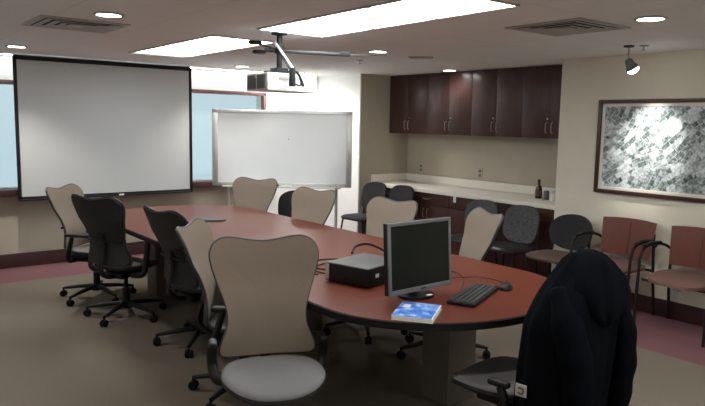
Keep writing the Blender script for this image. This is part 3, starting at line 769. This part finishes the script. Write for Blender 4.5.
t = thing('keyboard', 'black computer keyboard lying on the table in front of the monitor', 'keyboard', (2.555, 2.235, TZ), R(24))
MB().box((0, 0, .010), (.43, .145, .017), bev=.004).build('case', M['black'], t)
kb = MB()
for r_ in range(5):
    for c_ in range(21):
        if r_ == 0 and 4 <= c_ <= 8: continue
        kb.box((-.200+.0200*c_, -.052+.0255*r_, .0205), (.0165, .020, .007), bev=.002, seg=1)
kb.box((-.200+.0200*6, -.052, .0205), (.096, .020, .007), bev=.002, seg=1)
kb.build('keys', M['shell'], t)
t = thing('computer_mouse', 'black computer mouse on the table right of the keyboard', 'mouse', (2.825, 2.245, TZ), R(-60))
t.scale = (1.15, 1.15, 1.1)
ms = MB(); rr = []
for k in range(9):
    v = k/8; y = -.055+.11*v; w_ = .030*math.sqrt(max(.02, 1-abs(2*v-1)**3)); h = .034*math.sqrt(max(.03, 1-abs(2*v-.9)**2.6))
    rr.append([Vector((w_*math.cos(a), y, max(.001, h*max(0, math.sin(a))) if math.sin(a) > 0 else .001)) for a in [2*PI*j/20 for j in range(20)]])
ms.rings(rr).build('body', M['black'], t, 60)
MB().tube([(0, .022, .033), (0, .040, .028)], .004, 8).build('scroll_wheel', M['rim'], t)
def cable(pts, label, name='cable', r=.0028, grp=None):
    P = [(x, y, TZ+r+.0006+z) for x, y, z in pts]
    o = MB().tube(smooth_path(P, 8), r, 6).build(name, M['black'], None, 80)
    return tag(o, label, 'cable', grp)
cable([(2.585, 2.335, .0), (2.61, 2.37, 0), (2.72, 2.46, 0), (2.84, 2.58, 0), (2.88, 2.70, 0), (2.78, 2.78, 0), (2.64, 2.72, 0), (2.62, 2.64, 0), (2.70, 2.58, 0), (2.80, 2.66, 0), (2.72, 2.84, 0), (2.56, 2.90, .0)], 'thin black cable looping on the table behind the keyboard')
cable([(2.868, 2.286, .006), (2.90, 2.31, 0), (2.93, 2.40, 0), (2.88, 2.50, .006), (2.76, 2.55, .006), (2.66, 2.62, .007), (2.60, 2.72, .008)], 'black mouse cable curving back from the mouse')
cable([(2.25, 3.03, 0), (2.20, 3.10, 0), (2.22, 3.22, 0), (2.36, 3.30, 0), (2.48, 3.24, 0), (2.42, 3.14, 0), (2.30, 3.14, 0), (2.24, 3.24, 0), (2.32, 3.38, 0), (2.46, 3.40, 0), (2.58, 3.30, .0)], 'tangled dark cable coil on the table behind the desktop computer', 'power_cable', .004)
cable([(2.36, 3.02, .11), (2.44, 3.08, .135), (2.56, 3.10, .13), (2.64, 3.02, .08), (2.68, 2.95, .0)], 'thick black cable arching up behind the desktop computer', 'power_cable', .008)
cable([(2.02, 3.08, 0), (2.10, 3.12, 0), (2.16, 3.08, .0), (2.10, 3.20, 0), (2.18, 3.30, 0), (2.14, 3.36, 0)], 'thin dark cable end left of the desktop computer', 'power_cable', .003)

t = thing('book', 'blue paperback book lying on the table in front of the monitor', 'book', (2.085, 2.165, TZ), R(35))
MB().box((0, 0, .011), (.243, .187, .018)).build('page_block', M['paper'], t)
MB().box((.003, .004, .0212), (.243, .184, .0022), bev=.0006).build('front_cover', M['cover'], t)
MB().box((0, 0, .0011), (.247, .190, .0018)).build('back_cover', M['paper'], t)
MB().box((.05, .060, .0226), (.055, .035, .0006)).build('cover_emblem', M['white'], t)

ol = []
for k in range(28):
    a = 2*PI*k/28; e = 2/3.5
    c, s_ = math.cos(a), math.sin(a); ol.append((.15*math.copysign(abs(c)**e, c), .10*math.copysign(abs(s_)**e, s_)))
t = thing('folder', 'flat dark grey folder lying on the far half of the table', 'folder', (2.57, 5.38, TZ), R(-32))
MB().prism(ol, .001, .010, .003).build('cover', M['rim'], t)
MB().box((0, -.085, .0105), (.20, .012, .002)).build('spine_band', M['shell'], t)

# ------------------------------------------------------------------ daylight
wd = bpy.data.worlds.new('World'); S.world = wd; wd.use_nodes = True
nt = wd.node_tree; bg = nt.nodes['Background']
tc = nt.nodes.new('ShaderNodeTexCoord'); sp = nt.nodes.new('ShaderNodeSeparateXYZ'); rp = nt.nodes.new('ShaderNodeValToRGB')
nt.links.new(tc.outputs['Generated'], sp.inputs[0])
mr = nt.nodes.new('ShaderNodeMapRange'); mr.inputs['From Min'].default_value = -.25; mr.inputs['From Max'].default_value = .25
nt.links.new(sp.outputs['Z'], mr.inputs['Value']); nt.links.new(mr.outputs[0], rp.inputs['Fac'])
rp.color_ramp.elements[0].color = (.64, .81, .93, 1); rp.color_ramp.elements[1].color = (.84, .94, .985, 1)
nt.links.new(rp.outputs[0], bg.inputs['Color']); bg.inputs['Strength'].default_value = .42

# ------------------------------------------------------------------ camera
cam = bpy.data.cameras.new('camera'); co = bpy.data.objects.new('camera', cam); COL.objects.link(co); S.camera = co
cam.sensor_fit = 'HORIZONTAL'; cam.sensor_width = 36; cam.lens = 656.82/705*36; cam.clip_start = .05
Rv = Vector((.78960751, -.61333517, .01843782)); Uv = Vector((.05904135, .10584976, .9926278)); Fv = Vector((.61076518, .78269777, -.1197919))
mw = Matrix((Rv, Uv, -Fv)).transposed().to_4x4(); mw.translation = (0, 0, 1.62); co.matrix_world = mw

S.view_settings.view_transform = 'Standard'; S.view_settings.look = 'None'; S.view_settings.gamma = 1
S.view_settings.use_curve_mapping = False; S.view_settings.exposure = 1.15
S.cycles.use_denoising = True
S.cycles.max_bounces = 10
